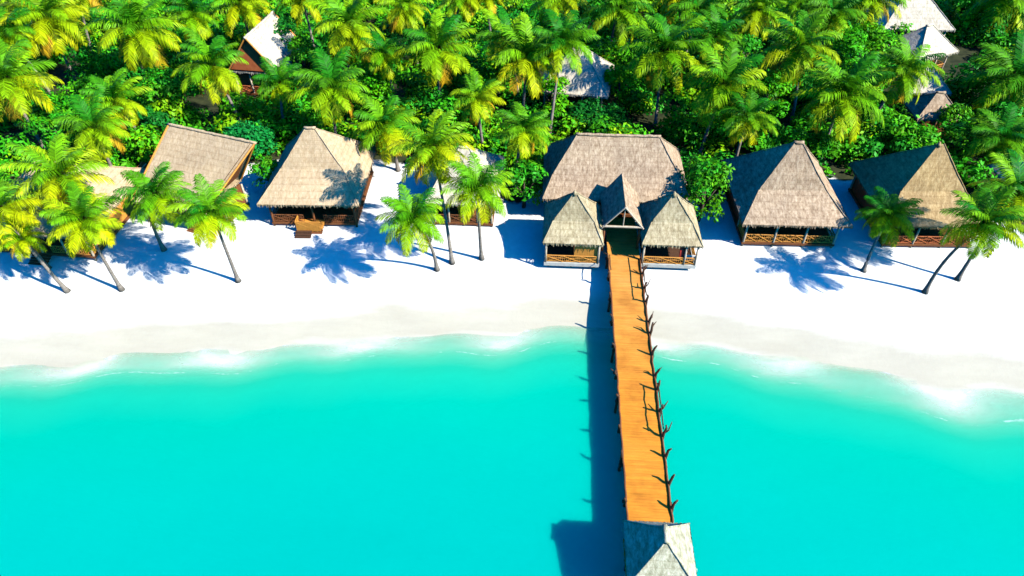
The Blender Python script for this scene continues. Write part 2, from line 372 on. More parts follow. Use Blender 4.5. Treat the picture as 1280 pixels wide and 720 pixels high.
def make_hut(name, label, cat, cx, cy, w, d, ze, zr, ridge, thatch, rz=0, bx=0, by=0, bz=0, floor=1.35, group=None, posts=4, ver=3.0, ov=.85,
             rail='wood_orange', wall='wood_brown', post='wood_pale', plinth=None, steps=True, right_panel=False, axis_y=False, simple=False, sh=0.0, gable=None, front=None):
    t = tag(empty(name, (cx, cy, G), rz), label, cat, group); off = (0, 0, G)
    make_roof(t, w, d, ze, zr, ridge, M[thatch], bx, by, bz, axis_y, sh=sh, gable=gable, front=front)
    hw, hd = w / 2 - ov, d / 2 - min(ov, 1.5); zt = ze - .3
    MB(off).box((0, 0, floor - .12), (2 * hw + .3, 2 * hd + .3, .24)).build('floor', M[plinth or 'wood_brown'], t)
    wl = MB(off); yf = -hd + ver; th = .14
    wl.box((0, hd - th / 2, (floor + zt) / 2), (2 * hw - .2, th, zt - floor)); wl.box((-hw + .17, (yf + hd) / 2, (floor + zt) / 2), (th, hd - yf - 2 * th, zt - floor))
    wl.box((hw - .17, (yf + hd) / 2, (floor + zt) / 2), (th, hd - yf - 2 * th, zt - floor))
    dw = min(1.1, hw * .3); zz = floor + 2.05
    wl.box((-(hw - .1 + dw) / 2, yf + th / 2, (floor + zt) / 2), (hw - .1 - dw, th, zt - floor)); wl.box(((hw - .1 + dw) / 2, yf + th / 2, (floor + zt) / 2), (hw - .1 - dw, th, zt - floor))
    if zt - zz > .05: wl.box((0, yf + th / 2, (zz + zt) / 2), (2 * dw, th, zt - zz))
    wl.build('wall', M[wall], t)
    dr = MB(off).box((0, yf + .04, floor + 1.02), (2 * dw - .04, .06, 2.0)).build('door', M['wood_dark'], t)
    MB(off).tube([(dw * .7, yf - .02, floor + .9), (dw * .7, yf - .02, floor + 1.15)], .025, 6).build('handle', M['wood_pale'], dr)
    if not simple:
        for s in (-1, 1):
            x0 = s * (hw - .1 + dw) / 2
            f_ = MB(off); W, Hh = .75, .55; zc = floor + 1.35
            for dx, dz, sx, sz in ((0, Hh, 2 * W + .1, .1), (0, -Hh, 2 * W + .1, .1), (-W, 0, .1, 2 * Hh - .1), (W, 0, .1, 2 * Hh - .1), (0, 0, .06, 2 * Hh - .1)):
                f_.box((x0 + dx, yf - .03, zc + dz), (sx, .06, sz))
            fr = f_.build('window', M['wood_pale'], t)
            MB(off).box((x0, yf - .012, zc), (2 * W - .1, .02, 2 * Hh - .1)).build('pane', M['dark_glass'], fr)
    xs_ = [-hw + 2 * hw * i / (posts - 1) for i in range(posts)]
    for x in xs_:
        MB(off).tube([(x, -hd, 0.3), (x + .02, -hd, 1.9), (x, -hd, zt)], [.13, .12, .10], 8).build('post', M[post], t, True)
    for x in (-hw, hw):
        MB(off).tube([(x, yf - .3, 0.3), (x, yf - .3, zt)], [.13, .10], 8).build('post', M[post], t, True)
        MB(off).tube([(x, hd, 0.3), (x, hd, zt)], [.13, .10], 8).build('post', M[post], t, True)
    st = (-1.1, 1.1) if steps else (0, 0)
    for s in (-1, 1):
        rl = MB(off); railing(rl, (s * hw, -hd + .08, floor), (s * hw, yf - .4, floor)); rl.build('railing', M[rail], t)
    if steps:
        for s in (-1, 1):
            rl = MB(off); railing(rl, (s * hw, -hd, floor), (s * 1.1, -hd, floor)); rl.build('railing', M[rail], t)
        sb = MB(off)
        for i in range(4): sb.box((0, -hd - .35 - i * .3, floor - .12 - (i + .5) * .11), (2.0, .3, .08))
        sb.build('steps', M['wood_brown'], t)
    else:
        rl = MB(off); railing(rl, (-hw, -hd, floor), (hw, -hd, floor)); rl.build('railing', M[rail], t)
    return t
HG = 'thatched huts along the beach'
make_hut('thatched_hut', 'tall pyramid thatch hut standing alone right of the leafy tree beside the main hall', 'hut', 25.4, 61.7, 10.9, 11.8, 4.2, 10.2, .7, 'thatch_pink',
         R(1), 2.0, 3.6, 1.75, group=HG, steps=False, posts=4)
make_hut('thatched_hut', 'rightmost golden pyramid thatch hut partly hidden by two beach palms', 'hut', 39.6, 62.2, 10.6, 11.6, 4.2, 10.2, .5, 'thatch_gold',
         R(2), 2.0, 3.6, 1.75, group=HG, steps=False, posts=4, rail='terracotta')
hB = make_hut('thatched_hut', 'pale steep thatch hut with orange entrance steps, a palm shadow on its right slope', 'hut', -24.6, 62.3, 10.6, 11.6, 4.2, 9.9, .9, 'thatch_tan',
         R(2), 2.0, 3.6, 2.05, group=HG, posts=3, rail='wood_brown', post='wood_brown', wall='wood_dark')
e = MB((0, 0, G)); e.box((-.3, -5.3, 1.33), (2.7, 1.5, .16)); e.build('entrance_deck', M['wood_orange'], hB)
e = MB((0, 0, G))
for i in range(16): e.box((-1.62 + i * .16, -6.08, 1.55), (.13, .05, 1.1 + .05 * math.sin(i * 2.1)))
e.build('porch_panel', M['wood_orange'], hB)
e = MB((0, 0, G))
for i in range(3): e.box((-.9, -6.35 - i * .3, 1.12 - i * .14), (1.7, .32, .12))
e.build('porch_steps', M['wood_dark'], hB)
e = MB((0, 0, G)); railing(e, (-1.7, -6.05, 1.4), (0.95, -6.05, 1.4), .8, .15); railing(e, (-1.7, -6.05, 1.4), (-1.7, -4.9, 1.4), .8, .2); e.build('entrance_railing', M['wood_orange'], hB)
make_hut('thatched_hut', 'grey thatch hut mostly hidden behind three tall palms left of the main hall', 'hut', -8.5, 62.2, 7.8, 9.4, 4.2, 8.2, .9, 'thatch_pale',
         R(0), 1.2, 2.5, 1.3, group=HG, steps=False, posts=5, rail='wood_brown', floor=1.25)
make_hut('thatched_hut', 'broad tan thatch hut turned at an angle, second from the left edge', 'hut', -36.0, 58.9, 11.0, 7.6, 4.2, 9.2, 10.9, 'thatch_tan',
         R(-17), sh=3.0, gable='wood_brown', ver=1.4, ov=2.9, front=((-5.9, -4.6), (2.7, -3.8), (2.3, 2.8)), group=HG, posts=4, rail='wood_orange')
make_hut('thatched_hut', 'orange walled thatch hut at the left edge behind leaning palms', 'hut', -50.5, 56.3, 12.6, 12.6, 4.2, 8.7, 1.2, 'thatch_tan',
         R(-3), group=HG, posts=5, rail='wood_orange', wall='wood_orange')
make_hut('thatched_hut', 'tan thatch roof corner peeking in at the left edge behind the other huts', 'hut', -69.5, 60.0, 12, 10, 4.2, 8.6, 3, 'thatch_gold', R(-4), group=HG)
# ---- main hall with its two front pavilions and gabled porch: one building
mh = tag(empty('main_hall', (7.65, 64.3, G)), 'large hipped thatch hall with two pyramid pavilions and a gabled porch behind the jetty', 'hall')
offm = (0, 0, G)
make_roof(mh, 15.5, 10.6, 4.2, 8.9, 8.6, M['thatch_pink'], 1.0, 2.4, 1.5)
MB(offm).box((0, 0, 1.7), (13.6, 8.8, .3)).build('floor', M['wood_brown'], mh)
wl = MB(offm); wl.box((0, 4.0, 2.9), (13.2, .16, 2.08)); wl.box((-6.5, 0, 2.9), (.16, 7.8, 2.08)); wl.box((6.5, 0, 2.9), (.16, 7.8, 2.08))
wl.box((-4.2, -4.0, 2.9), (4.7, .16, 2.08)); wl.box((4.2, -4.0, 2.9), (4.7, .16, 2.08)); wl.build('wall', M['wood_brown'], mh)
def pavilion(name, cx, cy, w, d, panel):
    "world coordinates turned into the hall's frame"
    r = empty(name, (cx - 7.65, cy - 64.3, 0)); r.parent = mh; return r
for (cx, cy, side) in ((3.05, 54.9, -1), (12.65, 55.2, 1)):
    w_, d_ = 5.9, 6.5
    lx, ly = cx - 7.65, cy - 64.3
    sub = bpy.data.objects.new('pavilion', None); COL.objects.link(sub); sub.parent = mh; sub.location = (lx, ly, 0)
    # children are placed in the pavilion's frame
    rf = make_roof(sub, w_, d_, 4.2, 8.0, .1, M['thatch_grey'], .95, 2.0, 1.25)
    hw, hd = w_ / 2 - .35, d_ / 2 - .35
    MB(offm).box((0, 0, 1.42), (2 * hw - .1, 2 * hd - .1, .28)).build('floor', M['wood_dark'], sub)
    fa = MB(offm); fa.box((0, -hd - .03, 1.35), (2 * hw + .3, .16, .42)); fa.box((-hw - .03, .1, 1.35), (.16, 2 * hd, .42)); fa.box((hw + .03, .1, 1.35), (.16, 2 * hd, .42)); fa.build('fascia', M['plinth'], sub)
    for x in ((-hw, hw) if side < 0 else (-hw, hw - 1.1, hw)):
        MB(offm).tube([(x, -hd, 1.5), (x, -hd, 3.9)], .11, 8).build('post', M['wood_pale'], sub, True)
    for x in (-hw, hw):
        MB(offm).tube([(x, hd, 1.5), (x, hd, 3.9)], .11, 8).build('post', M['wood_pale'], sub, True)
    rl = MB(offm); railing(rl, (-hw, -hd, 1.56), (hw, -hd, 1.56), .85, .2); railing(rl, (side * hw, -hd, 1.56), (side * hw, hd, 1.56), .85, .2)
    rl.build('railing', M['wood_orange'], sub)
    bw = MB(offm); bw.box((0, hd - .1, 2.75), (2 * hw - .3, .1, 2.3)); bw.build('wall', M['wood_dark'], sub)
    for x in (-hw + .3, 0, hw - .3): MB(offm).tube([(x, -hd + .5, .4), (x, -hd + .5, 1.2)], .12, 6).build('stilt', M['wood_dark'], sub)
    if side < 0:
        pn_ = MB(offm)
        for i in range(14): pn_.box((.28 + i * .165, -hd + .12, 2.65 + rng.uniform(-.03, .03)), (.15, .05, 2.05))
        pn_.build('screen_panel', M['wood_orange'], sub)
    else:
        cu = MB(offm)
        for i in range(5):
            x = .95 + i * .1; cu.tube([(x, -hd + .15, 3.85), (x + .02, -hd + .12, 2.9), (x * .9 + .14, -hd + .1, 2.3), (x, -hd + .14, 1.7)], [.06, .065, .05, .06], 6)
        cu.build('curtain', M['red_cloth'], sub, True)
        bn = MB(offm); bn.box((hw - .5, -hd + .5, 1.95), (1.0, .45, .08)); bn.box((hw - .5, -hd + .3, 2.3), (1.0, .06, .5))
        bn.box((hw - .9, -hd + .5, 1.75), (.08, .4, .36)); bn.box((hw - .1, -hd + .5, 1.75), (.08, .4, .36)); bn.build('bench', M['white_cloth'], sub)
# porch
pr = bpy.data.objects.new('porch', None); COL.objects.link(pr); pr.parent = mh; pr.location = (0.25, 0, 0)
pb = MB(offm); yF, yB, hwp = 53.8 - 64.3, 59.6 - 64.3, 1.95
patch(pb, (-hwp, yB, 4.8), (-hwp, yF, 4.8), (0, yF, 7.3), (0, yB, 7.3), 14, 8, .05); patch(pb, (hwp, yF, 4.8), (hwp, yB, 4.8), (0, yB, 7.3), (0, yF, 7.3), 14, 8, .05)
for s in (-1, 1): pb.face([(s * hwp, yF, 4.65), (0, yF, 7.1), (0, yB, 7.1), (s * hwp, yB, 4.65)]); pb.face([(s * hwp, yF, 4.65), (s * hwp, yB, 4.65), (s * hwp, yB, 4.82), (s * hwp, yF, 4.82)]); pb.face([(s * hwp, yF, 4.65), (0, yF, 7.1), (0, yF, 7.3), (s * hwp, yF, 4.82)])
pb.build('roof', M['thatch_pink'], pr, True)
bb = MB(offm)
for s in (-1, 1): bb.tube([(s * (hwp + .1), yF - .08, 4.7), (0, yF - .08, 7.25)], .09, 6)
bb.tube([(-hwp, yF - .05, 4.9), (hwp, yF - .05, 4.9)], .12, 6); bb.tube([(0, yF - .02, 4.9), (0, yF - .02, 7.1)], .06, 6); bb.build('barge_beams', M['wood_pale'], pr)
for x in (-1.75, 1.75):
    for y in (yF + .3, yB - .3): MB(offm).tube([(x, y, 1.5), (x, y, 4.8)], .12, 8).build('post', M['wood_brown'], pr, True)
# ------------------------------------------------------------------ huts back in the trees
TG = 'huts among the palms'
gh = make_hut('forest_hut', 'terracotta walled hut with a pale gable roof deep in the palms at upper left', 'hut', -39.3, 90.0, 7.4, 9.0, 4.6, 9.4, 8.9, 'thatch_pale', R(-6), gable='terracotta', group=TG, wall='terracotta', simple=True, rail='terracotta', ver=.6, ov=.5, axis_y=True, steps=False)
ih = make_hut('forest_hut', 'pale hip roofed hut in the trees directly behind the main hall', 'hut', 3.9, 86.6, 9.2, 9.5, 4.5, 8.8, 1.2, 'thatch_pale', R(-8), group=TG, simple=True)
make_hut('forest_hut', 'highest pale roofed hut at the upper right top edge', 'hut', 55.5, 110.5, 11, 10, 4.5, 9.0, 2, 'thatch_pale', R(3), group=TG, simple=True)
make_hut('forest_hut', 'small pale roof under the top right hut, its left slope in blue shade', 'hut', 53.8, 99.5, 8, 6.5, 4.3, 7.6, 1, 'thatch_pale', R(28), group=TG, simple=True)
make_hut('forest_hut', 'small pale thatch roof third down at upper right', 'hut', 50.0, 88.3, 5.6, 5, 4.0, 6.6, .6, 'thatch_pale', R(0), group=TG, simple=True, posts=3)
make_hut('forest_hut', 'lowest of the small pinkish thatch roofs stacked at upper right', 'hut', 48.6, 81.2, 5.8, 5, 4.0, 6.4, .8, 'thatch_pink', R(0), group=TG, simple=True, posts=3)
make_hut('forest_hut', 'small shaded bluish roof right behind the golden hut', 'hut', 53.0, 67.0, 5.0, 5, 3.6, 5.6, .6, 'thatch_pale', R(5), group=TG, simple=True, posts=3)
# bamboo screen beside the angled hut
sc = tag(empty('bamboo_fence', (-46.2, 66.9, G), R(-4)), 'reddish brown bamboo screen fence at the back left of the angled tan hut', 'fence')
s_ = MB()
for i in range(38): s_.tube([(rng.uniform(-.03, .03), -3.8 + i * .2, 0), (rng.uniform(-.04, .04), -3.8 + i * .2, 2.4 + rng.uniform(-.15, .15))], .085, 5)
s_.build('bamboo_panel', M['terracotta'], sc)
s_ = MB()
for z in (.5, 1.9): s_.tube([(.12, -3.9, z), (.12, 3.7, z)], .07, 6)
s_.build('rail', M['wood_pale'], sc)
# ------------------------------------------------------------------ jetty
JX, JW, JZ = 8.25, 3.25, 1.9
jt = tag(empty('jetty', (JX, 36, 0)), 'long orange timber jetty with twisted dark driftwood posts running out over the sea', 'jetty'); jo = (JX, 36, 0)
dk = MB(jo); y = 18.6
while y < 59.3:
    k = rng.uniform(.92, 1.07); t_ = max(0, min(1, (y - 34) / 18))
    c = (.66 * k, (.245 + .04 * t_) * k * rng.uniform(.97, 1.03), (.020 + .035 * t_) * k)
    wd = 4.0 if y < 23 else JW
    dk.box((JX, y, JZ - .04 + rng.uniform(-.006, .006)), (wd - .1 + rng.uniform(-.03, .03), .225, .08), col=c); y += .232
dk.build('deck', M['deck'], jt)
bm_ = MB(jo)
for s in (-1, 1): bm_.box((JX + s * (JW / 2 - .25), 38.9, JZ - .25), (.16, 40.4, .32))
for y in np.arange(20, 58, 3.0): bm_.box((JX, y, JZ - .5), (JW + .3, .2, .18))
bm_.build('beams', M['wood_dark'], jt)
def jet_z(y): return min(float(ground_z(JX, y)), 0) - .3
ys_r = [21.6, 25.3, 27.3, 29.6, 31.4, 33.6, 35.9, 37.3, 39.7, 42.3, 43.6, 46.2, 48.0, 50.2, 52.4]
ys_l = [21.6, 25.6, 29.4, 31.9, 34.9, 37.3, 40.4, 43.6, 46.6, 49.6, 52.4]
for s, lst in ((1, ys_r), (-1, ys_l)):
    for i, y in enumerate(lst):
        x = JX + s * (JW / 2 + .02); pm = MB(jo); j = lambda a: rng.uniform(-a, a)
        h = rng.uniform(1.0, 1.4) if s > 0 else rng.uniform(.6, .9)
        if i % 2 == 0: pm.tube([(x + j(.03), y + j(.05), jet_z(y)), (x, y, JZ - .1)], [.13, .12], 7)
        pm.tube([(x, y, JZ - .45), (x + j(.06), y + j(.1), JZ + h * .35), (x + s * .08 + j(.08), y + j(.1), JZ + h * .7), (x + s * .12 + j(.14), y + j(.12), JZ + h)], [.13, .115, .10, .065], 7)
        if rng.random() < (.5 if s > 0 else .35):
            a0 = (x + s * .02, y, JZ + h * .3)
            pm.tube([a0, (x + s * rng.uniform(.15, .3), y + rng.uniform(-.1, .25), JZ + h * .65), (x + s * rng.uniform(.3, .5), y + rng.uniform(.1, .5), JZ + h * rng.uniform(.9, 1.15))], [.07, .06, .025], 6)
        pm.build('post', M['wood_dark'], jt, True)
def rail_line(s, lst, z, r, mat, jit=.04, ends=None):
    rb = MB(jo); pts = []
    lo, hi = ends or (lst[0], lst[-1])
    yy = np.arange(lo, hi + .01, .75)
    for y in yy: pts.append((JX + s * (JW / 2 - .07) + rng.uniform(-jit, jit), y, JZ + z + rng.uniform(-jit, jit)))
    rb.tube(pts, r, 6); return rb.build('rail', M[mat], jt, True)
rail_line(1, ys_r, .08, .08, 'wood_brown'); rail_line(-1, ys_l, .08, .08, 'wood_brown')
rail_line(1, ys_r, 1.0, .05, 'wood_dark', .03, (46.2, 52.4)); rail_line(1, ys_r, .95, .05, 'wood_dark', .05, (31.4, 36.6)); rail_line(-1, ys_l, .95, .05, 'wood_dark', .03, (49.6, 52.4))
# shelter at the sea end
sh = tag(empty('jetty_shelter', (8.35, 21.15, JZ)), 'small steep thatch shelter at the sea end of the jetty, cut by the bottom edge', 'shelter')
rf = make_roof(sh, 4.4, 4.4, 3.5, 6.1, .9, M['thatch_end'], axis_y=True, off=(0, 0, JZ))
for x in (-1.7, 1.7):
    for y in (-1.8, 1.8): MB((0, 0, JZ)).tube([(x, y, JZ), (x, y, 3.4)], .11, 8).build('post', M['wood_brown'], sh, True)
for x in (-1.45, 1.45):
    b_ = MB((0, 0, JZ)); b_.box((x, 0, JZ + .45), (.45, 2.8, .07))
    for y in (-1.2, 1.2): b_.box((x, y, JZ + .21), (.35, .1, .41))
    b_.build('bench', M['wood_brown'], sh)

# ------------------------------------------------------------------ palms
def crown_mesh(seed, yellow, nf=30, droop=1.0):
    rg = random.Random(seed); V = []; F = []; C = []
    def addf(pts, col):
        n0 = len(V); V.extend([tuple(p) for p in pts]); F.append(tuple(range(n0, n0 + len(pts)))); C.append(col)
    young = Vector((.015, .20, .005)); mid = Vector((.20, .50, .004)); old = Vector((.50, .62, .003)); tip = Vector((.66, .46, .005))
    az = rg.uniform(0, 6.28)
    for k in range(nf):
        age = k / (nf - 1); az += 2.399 + rg.uniform(-.25, .25)
        e0 = R(80) - R(98) * age ** .85 + R(rg.uniform(-9, 9)); dr = (R(62) + R(16) * age + R(rg.uniform(-12, 14))) * droop
        L = (3.35 + .8 * math.sin(math.pi * min(1, .25 + age * .7))) * rg.uniform(.88, 1.1)
        tw = rg.uniform(-.25, .25); p = Vector((0, 0, .1 + .35 * (1 - age))); NS = 34
        yv = max(0, min(1, age * .9 + yellow + rg.uniform(-.25, .2)))
        base = young.lerp(mid, min(1, yv * 2)) if yv < .5 else mid.lerp(old, (yv - .5) * 2)
        if yellow > 0 and age > .93: base = Vector((.60, .36, .02))
        prev = None; azc = az
        for i in range(NS + 1):
            s = i / NS; el = e0 - dr * s ** 1.25; azc = az + tw * s
            d = Vector((math.cos(azc) * math.cos(el), math.sin(azc) * math.cos(el), math.sin(el)))
            side = Vector((-math.sin(azc), math.cos(azc), 0)); nrm = side.cross(d)
            if nrm.z < 0: nrm = -nrm
            if i > 0: p = p + d * (L / NS)
            r_ = .045 * (1 - s) + .012
            cur = [p - side * r_, p + side * r_]
            if prev: addf([prev[0], prev[1], cur[1], cur[0]], tuple(base * .9))
            prev = cur
            if s > .1:
                ll = (.2 + 1.2 * math.sin(math.pi * (.10 + .86 * s)) ** .7) * rg.uniform(.85, 1.1)
                fw = .35 + .75 * s
                for sg in (-1, 1):
                    u = (side * sg * 1.0 + d * fw - nrm * rg.uniform(.0, .35)).normalized()
                    v = (u * .8 + d * .2 - Vector((0, 0, rg.uniform(.4, 1.3)))).normalized()
                    b0 = p; m_ = p + u * ll * .5; t_ = m_ + v * ll * .5; wv_ = d * rg.uniform(.045, .07)
                    col = base.lerp(tip, max(0, (s - .35)) * .9 * max(0, yv - .35) * 1.1) * rg.uniform(.5, 1.3)
                    addf([b0 - wv_ * .7, b0 + wv_ * .7, m_ + wv_, m_ - wv_], tuple(col)); addf([m_ - wv_, m_ + wv_, t_], tuple(col * 1.04))
    # spathe and boot mass at the heart
    for k in range(14):
        a_ = k * .63; q = Vector((math.cos(a_), math.sin(a_), 0)) * .42
        addf([q * .6 + Vector((0, 0, -.35)), q * 1.3 + Vector((0, 0, .0)), q * .5 + Vector((0, 0, .9)), q * .1 + Vector((0, 0, .2))], (.03, .035, .01))
    me = bpy.data.meshes.new('crown'); me.from_pydata(V, [], F); a = me.color_attributes.new('Col', 'FLOAT_COLOR', 'CORNER'); arr = []
    for f, c in zip(F, C): arr += list((*c, 1)) * len(f)
    a.data.foreach_set('color', arr); me.materials.append(M['frond']); me.update(); return me
CR = {y: [crown_mesh(100 * i + k, yv, 26 + k) for k in range(4)] for i, (y, yv) in enumerate((('g', .0), ('m', .16), ('y', .32)))}
NUT = None
def palm(cx, cy, r, zc, tone, label, base=None, group='coconut palms in the grove'):
    if not base: zc = 3 + (zc - 3) * .8; r *= 1.0
    top = at(cx, cy, zc); dist = (top - Vector((0, 0, CAM_H))).dot(_F); rad = r * dist / FPX
    if base: bp_ = at(*base, .9)
    else: bp_ = Vector((top.x + rng.uniform(-1.6, 1.6), top.y + rng.uniform(-1.0, 1.6), .9))
    gz = float(ground_z(bp_.x, bp_.y)) - .05
    t = tag(empty('palm_tree', (bp_.x, bp_.y, gz)), label, 'palm tree', group)
    tl = top - Vector((bp_.x, bp_.y, gz)); ctl = Vector((tl.x * .12 + rng.uniform(-.4, .4), tl.y * .12 + rng.uniform(-.4, .4), tl.z * .5))
    if base and (Vector((tl.x, tl.y)).length > 3.5): ctl = Vector((-tl.x * .08, tl.y * .05, tl.z * .6))
    pts = []; rad_ = []; NS = 16; rb = .17 if base and zc < 12.4 else .21
    for i in range(NS + 1):
        u = i / NS; p = ctl * (2 * u * (1 - u)) + tl * (u * u); pts.append(p)
        rad_.append(rb * (1 - .42 * u) + .16 * math.exp(-u * 18) + (.012 if i % 2 else 0))
    MB().tube(pts, rad_, 9).build('trunk', M['bark'], t, True)
    c = bpy.data.objects.new('crown', rng.choice(CR[tone])); COL.objects.link(c); c.parent = t
    c.location = pts[-1]; s = rad / 4.05
    c.rotation_euler = (rng.uniform(-.12, .12), rng.uniform(-.12, .12), rng.uniform(0, 6.28)); c.scale = (s, s, s * rng.uniform(.95, 1.1))
    return t
BG = 'coconut palms on the sand in front of the huts'
P = [
 (61, 24, 58, 12, 'y', 'yellow green palm near the top left corner, pale trunk slanting down to the right'),
 (172, 40, 56, 12, 'y', 'big bright palm at the top between the left corner palm and the terracotta hut'),
 (300, 8, 46, 12, 'y', 'yellow palm at the top edge just above the terracotta walled hut'),
 (265, 85, 48, 11.5, 'm', 'palm between the terracotta hut and the angled tan roof, straight pale trunk below'),
 (10, 105, 62, 11.5, 'y', 'large yellow green palm against the left edge above the huts'),
 (145, 128, 42, 11, 'm', 'palm overlapping the back of another above the angled tan hut'),
 (120, 162, 46, 10.5, 'm', 'low wide palm in the gap between the two left tan huts'),
 (8, 45, 42, 12, 'g', 'green palm at the left edge below the corner'),
 (100, -12, 45, 12.5, 'm', 'palm cut by the top edge between the two left corner palms'),
 (22, -4, 34, 12, 'm', 'small palm cut by the top edge in the left corner'),
 (437, 36, 54, 12, 'y', 'tall palm with long yellow lower fronds above the pale steep hut'),
 (415, 112, 52, 11.5, 'm', 'spreading dark hearted palm right behind the apex of the pale steep hut'),
 (547, 66, 54, 12, 'm', 'broad palm with orange tipped lower fronds left of the top centre'),
 (482, 162, 47, 8, 'm', 'palm leaning over the right slope of the pale steep hut'),
 (505, 12, 38, 12, 'y', 'small yellow palm at the top edge between two broad palms left of centre'),
 (632, 55, 46, 12, 'm', 'palm at upper centre left of the close pair behind the hall'),
 (597, 125, 36, 11, 'y', 'small palm above the grey hut roof with yellow fronds'),
 (378, 0, 40, 12, 'y', 'palm with orange flecks at the top edge above the pale steep hut'),
 (575, 0, 34, 12, 'm', 'small palm cut by the top edge just left of centre'),
 (607, -4, 32, 12, 'y', 'yellow palm cut by the top edge at centre left'),
 (702, 56, 46, 12.5, 'g', 'taller palm with a long pale trunk behind the hall roof left corner', (686, 176)),
 (658, 78, 52, 12, 'y', 'palm with drooping yellow fan left of the long pale trunk'),
 (700, 0, 44, 12.5, 'y', 'yellow palm at the top edge right of centre'),
 (772, 14, 48, 12, 'g', 'dark palm at the top edge above the pale hip roof'),
 (830, 68, 56, 12, 'm', 'big round palm right of the pale hip roof behind the hall'),
 (872, 18, 44, 12, 'g', 'palm near the top edge right of the dark one'),
 (848, -8, 40, 12, 'y', 'yellow palm cut by the top edge above the big round palm'),
 (905, 110, 58, 11.5, 'm', 'wide long fronded palm between the hall and the standalone hut'),
 (892, 52, 42, 12, 'g', 'dark hearted palm above the wide long fronded one'),
 (945, 18, 40, 12, 'm', 'palm near the top edge over the standalone hut'),
 (655, 165, 42, 10.5, 'm', 'medium palm at the left back corner of the main hall'),
 (997, 64, 52, 12, 'm', 'palm directly above the apex of the standalone hut'),
 (1052, 124, 60, 11.5, 'm', 'widest palm filling the gap above the two right huts'),
 (1130, 92, 44, 11.5, 'm', 'palm beside the stack of small pale roofs at upper right'),
 (1262, -2, 64, 8, 'g', 'large dark palm in the top right corner'),
 (1266, 100, 58, 8, 'g', 'palm against the right edge below the corner palm'),
 (1090, 2, 40, 12, 'y', 'yellow palm cut by the top edge left of the highest pale roof'),
 (1040, 22, 42, 12, 'g', 'green palm near the top edge above the widest right palm'),
 (1000, 0, 38, 12, 'g', 'palm cut by the top edge at upper right of the hall'),
 (1250, 175, 46, 6, 'g', 'palm at the right edge behind the golden hut'),
 (240, 20, 38, 12, 'g', 'green palm at the top between the bright palm and the terracotta hut'),
 (480, 70, 34, 11.5, 'g', 'small green palm between two broad palms at upper left of centre'),
 (935, 150, 40, 10, 'g', 'green palm touching the left back of the standalone hut'),
 (350, 105, 34, 10, 'g', 'small green palm right of the terracotta hut in shade'),
]
for p in P: palm(*p[:6], base=p[6] if len(p) > 6 else None)
PF = [
 (78, 226, 60, 10, 'y', 'big yellow green palm hiding the left hut roof', (100, 318)),
 (105, 278, 50, 9, 'y', 'yellow palm with orange tipped fronds leaning left over the sand before the left hut', (151, 360)),
 (2, 266, 54, 9, 'y', 'yellow palm at the left edge on a long trunk leaning far left', (83, 362)),
 (28, 300, 30, 6.5, 'y', 'small low palm in front of the left edge hut', (60, 334)),
 (197, 247, 50, 10, 'm', 'green palm over the lower left corner of the angled tan hut', (205, 312)),
 (265, 268, 50, 10, 'm', 'green palm over the right corner of the angled hut, thin trunk curving right', (297, 349)),
 (542, 190, 56, 12, 'y', 'tallest beach palm with a yellow frond skirt and straight trunk before the grey hut', (565, 327)),
 (597, 238, 49, 10.5, 'm', 'beach palm with a thin straight trunk right of the tallest one', (602, 322)),
 (516, 277, 46, 9, 'm', 'short palm nearest the water left of the main hall', (546, 335)),
 (1110, 272, 40, 5.2, 'g', 'short dense palm between the two right huts', (1080, 337)),
 (1230, 283, 54, 10.5, 'm', 'palm on a strongly curved trunk bending right over the beach', (1157, 364)),
 (1268, 246, 60, 10.5, 'm', 'large palm at the right edge on a short slanting trunk', (1197, 349)),
]
for p in PF: palm(*p[:6], base=p[6], group=BG)
# ------------------------------------------------------------------ broadleaf trees and undergrowth
FOOT = [(25.4, 61.7, 6.6, 7), (39.6, 62.2, 6.6, 7), (-24.6, 62.3, 6.6, 7), (-8.7, 62.6, 5.6, 6), (-36.5, 59.8, 7.0, 6.6), (-50.5, 56.3, 7.8, 7.6), (-69.5, 60, 7, 6), (7.65, 61, 8.8, 9.5),
        (-39.5, 91.5, 6, 6), (3.9, 86.6, 6, 6), (55.5, 110.5, 6.5, 6.5), (54.3, 98.6, 5, 5), (50, 88.3, 4, 4), (48.6, 81.2, 4.2, 4), (53, 67, 3.6, 3.6)]
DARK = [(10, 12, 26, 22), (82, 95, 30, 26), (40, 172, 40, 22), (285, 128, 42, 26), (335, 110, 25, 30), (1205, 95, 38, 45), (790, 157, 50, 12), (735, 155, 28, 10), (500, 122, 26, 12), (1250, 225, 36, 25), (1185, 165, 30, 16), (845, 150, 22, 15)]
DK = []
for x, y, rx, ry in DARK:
    c = at(x, y, 1); DK.append((c.x, c.y, abs((at(x + rx, y, 1) - c).x), abs((at(x, y - ry, 1) - c).y)))
